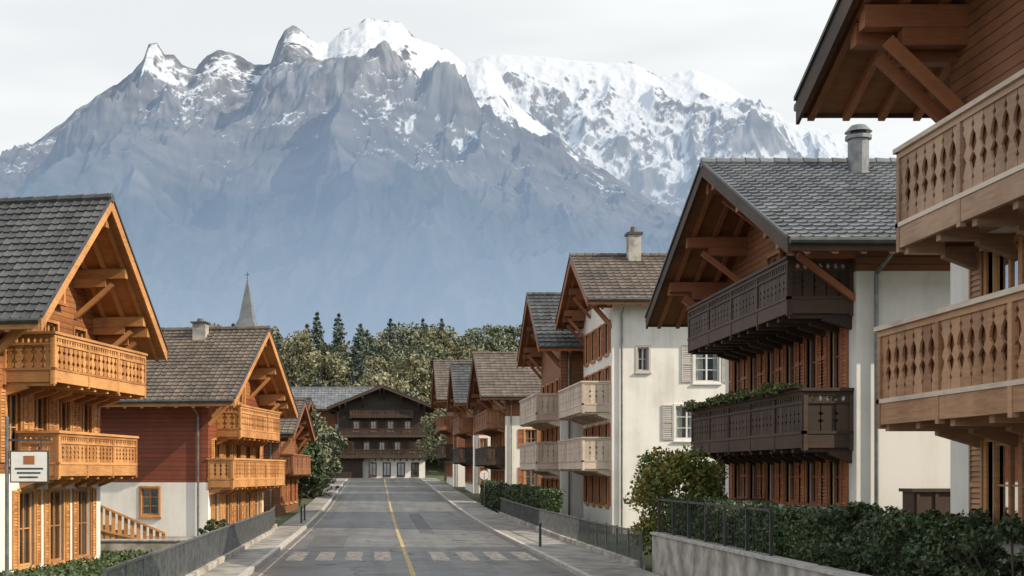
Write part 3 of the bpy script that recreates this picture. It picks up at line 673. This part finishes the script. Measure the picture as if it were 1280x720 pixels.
def mountain(name,crest,Yc,Yb,mat,nx,ny,x0,x1,amp,pw,jit,base,snow):
    cx=np.array([p[0] for p in crest],float); cz=np.array([p[1] for p in crest],float)
    X=np.linspace(x0,x1,nx); t=np.concatenate([np.linspace(-.12,0,14)[:-1],np.linspace(0,1,ny)**1.35])
    XX,TT=np.meshgrid(X,t)
    YY=Yc+(Yb-Yc)*TT
    cj=(fbm(XX/90,YY/110,55,4,.55)-.5)*34
    C=np.interp(XX,cx,cz)+cj; hw=max(20,int(420/(X[1]-X[0]))); k=np.exp(-np.linspace(-2.5,2.5,2*hw+1)**2); k/=k.sum()
    c1=np.interp(X,cx,cz); sm=np.convolve(np.pad(c1,hw,mode='edge'),k,'valid'); SM=np.tile(sm,(len(t),1))
    f=ss(np.abs(TT)*3.6); C=C*(1-f)+SM*f
    tp=np.clip(TT,0,1); h=C*(1-(1-base)*tp**pw)
    wx=XX+380*(fbm(XX/900,YY/900,21,4)-.5)+.28*(Yc-YY); wy=YY+380*(fbm(XX/900,YY/900,61,4)-.5)
    r=ridged(wx/680,wy/1050,11,7,2.07,.50)
    r2=ridged(wx/1900+5,wy/2300,31,2)
    A=C*amp*ss(tp*5)*(1-.45*tp)
    h=h+A*((r-.50)*1.7+(r2-.5)*1.3)
    fine=ridged(XX/140,YY/140,41,4,2.1,.52)
    h=h+jit*(fine-.5)*2*(.3+.7*ss(tp*8))*np.clip(1-tp*.7,0,1)
    cb=np.sin(h/70.+4*fbm(XX/500,YY/500,77,3))*12*ss((h-900)/900.); h=h+cb*np.clip(tp*6,0,1)
    h=np.where(TT<0,h-np.abs(TT)*9000*.35,h)
    dzx=np.gradient(h,axis=1)/(X[1]-X[0]); dzy=np.gradient(h,axis=0)/np.gradient(YY,axis=0)
    nz=1/np.sqrt(1+dzx**2+dzy**2)
    sel=nz[13:][h[13:]>1500]; nzm=np.median(sel); sd=np.std(sel)
    print(name,'nz',nzm,sd)
    bench=np.clip((nz-nzm)/max(sd,.01),-2.,1.5)
    lo,sc_,gul,off=snow
    nlow=fbm(XX/420,YY/420,91,6,.6)-.5; nhi=fbm(XX/60,YY/75,93,4,.65)-.5
    centre=ss((XX+900)/900.)*ss((2400-XX)/900.) if 'mountain'==name else 1.
    s=bench*.40+np.minimum((h-lo)/sc_,.55)+nlow*2.2+nhi*1.5-gul*(r-.5)+.30*centre-.2+off
    sn=ss((s+.18)/.36)
    rk=fbm(XX/160,YY/300+h/60,95,5,.6)[...,None]
    rock=np.array([.042,.046,.056])*(1-rk)+np.array([.21,.205,.20])*rk
    fo=ss((1500+900*(fbm(XX/500,YY/700,97,5)-.5)-h)/260.)[...,None]
    fn=fbm(XX/45,YY/70,99,4,.7)[...,None]
    forestc=np.array([.010,.020,.016])*(1-fn)+np.array([.085,.095,.07])*fn
    mead=ss((fbm(XX/260,YY/260,101,4)-.62)/.05)[...,None]*.4; forestc=forestc*(1-mead)+np.array([.11,.12,.08])*mead
    colr=rock*(1-fo)+forestc*fo
    dust=(.32*ss((h-1650)/600.)*ss((nhi+.1)/.3))[...,None]
    colr=colr*(1-dust)+np.array([.5,.53,.58])*dust
    sn=(sn*ss((h-1150)/500.))[...,None]; colr=colr*(1-sn)+np.array([.64,.675,.73])*sn
    return gridmesh(name,XX[:,::-1],YY[:,::-1],h[:,::-1],mat,True,colr[:,::-1])
front=[(-4600,1300),(-3350,1650),(-2350,1975),(-2150,2050),(-1950,2200),(-1700,2390),(-1525,2490),(-1450,2600),(-1420,2690),(-1370,2700),(-1320,2620),(-1260,2610),(-1210,2550),(-1125,2530),(-1060,2610),(-990,2640),(-890,2620),(-800,2560),(-660,2550),(-610,2690),(-570,2770),(-520,2800),(-460,2770),(-390,2700),(-300,2680),(-200,2770),(-60,2840),(60,2825),(150,2810),(225,2740),(325,2690),(450,2640),(550,2550),(675,2590),(775,2500),(850,2325),(1050,2175),(1250,2000),(1600,1775),(2000,1525),(2400,1300),(3400,950),(4650,700),(6500,400)]
back=[(-2500,2300),(-455,3000),(585,3250),(845,3367),(1007,3400),(1300,3380),(1495,3367),(1800,3330),(2080,3328),(2300,3220),(2405,3237),(2567,3276),(2795,3185),(3055,3022),(3150,2890),(3445,2827),(3835,2730),(4290,2567),(5395,2145),(7500,1500)]
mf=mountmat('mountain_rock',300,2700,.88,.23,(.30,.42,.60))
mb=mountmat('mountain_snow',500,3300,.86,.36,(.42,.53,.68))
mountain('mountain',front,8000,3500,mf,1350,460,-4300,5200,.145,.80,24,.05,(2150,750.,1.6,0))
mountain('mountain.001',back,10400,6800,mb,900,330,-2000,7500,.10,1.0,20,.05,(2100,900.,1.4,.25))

# ------------------------------------------------------------------ light, world, camera
EL=34; AZ=113
w=bpy.data.worlds.new('World'); scene.world=w; w.use_nodes=True; nt=w.node_tree; bg=nt.nodes['Background']
sky=nt.nodes.new('ShaderNodeTexSky'); sky.sky_type='NISHITA'; sky.sun_disc=False; sky.sun_elevation=math.radians(EL); sky.sun_rotation=math.radians(AZ); sky.dust_density=3; sky.air_density=1.0
tc=nt.nodes.new('ShaderNodeTexCoord')
cl=noise(nt,tc.outputs['Generated'],2.2,3,.6,(1.,1.,5.)); f=ramp(nt,cl,.35,.65,.80,.98)
nt.links.new(mixc(nt,f,sky.outputs[0],(8.9,9.1,9.05)),bg.inputs[0]); bg.inputs[1].default_value=.112
sd=bpy.data.lights.new('sun','SUN'); sd.energy=5.0; sd.angle=math.radians(.5); sd.color=(1,.86,.66); so=bpy.data.objects.new('sun',sd); col.objects.link(so)
d=Vector((math.sin(math.radians(AZ))*math.cos(math.radians(EL)),math.cos(math.radians(AZ))*math.cos(math.radians(EL)),math.sin(math.radians(EL))))
so.rotation_euler=d.to_track_quat('Z','Y').to_euler(); so.location=(30,-20,40)
cd=bpy.data.cameras.new('camera'); cd.lens=45; cd.sensor_width=36; cd.shift_x=170/1280; cd.shift_y=230/1280; cd.clip_start=.1; cd.clip_end=30000
co=bpy.data.objects.new('camera',cd); col.objects.link(co); co.location=(0,0,2.8); co.rotation_euler=(math.radians(90),0,0); scene.camera=co
scene.view_settings.view_transform='Standard'; scene.view_settings.look='None'; scene.view_settings.exposure=0
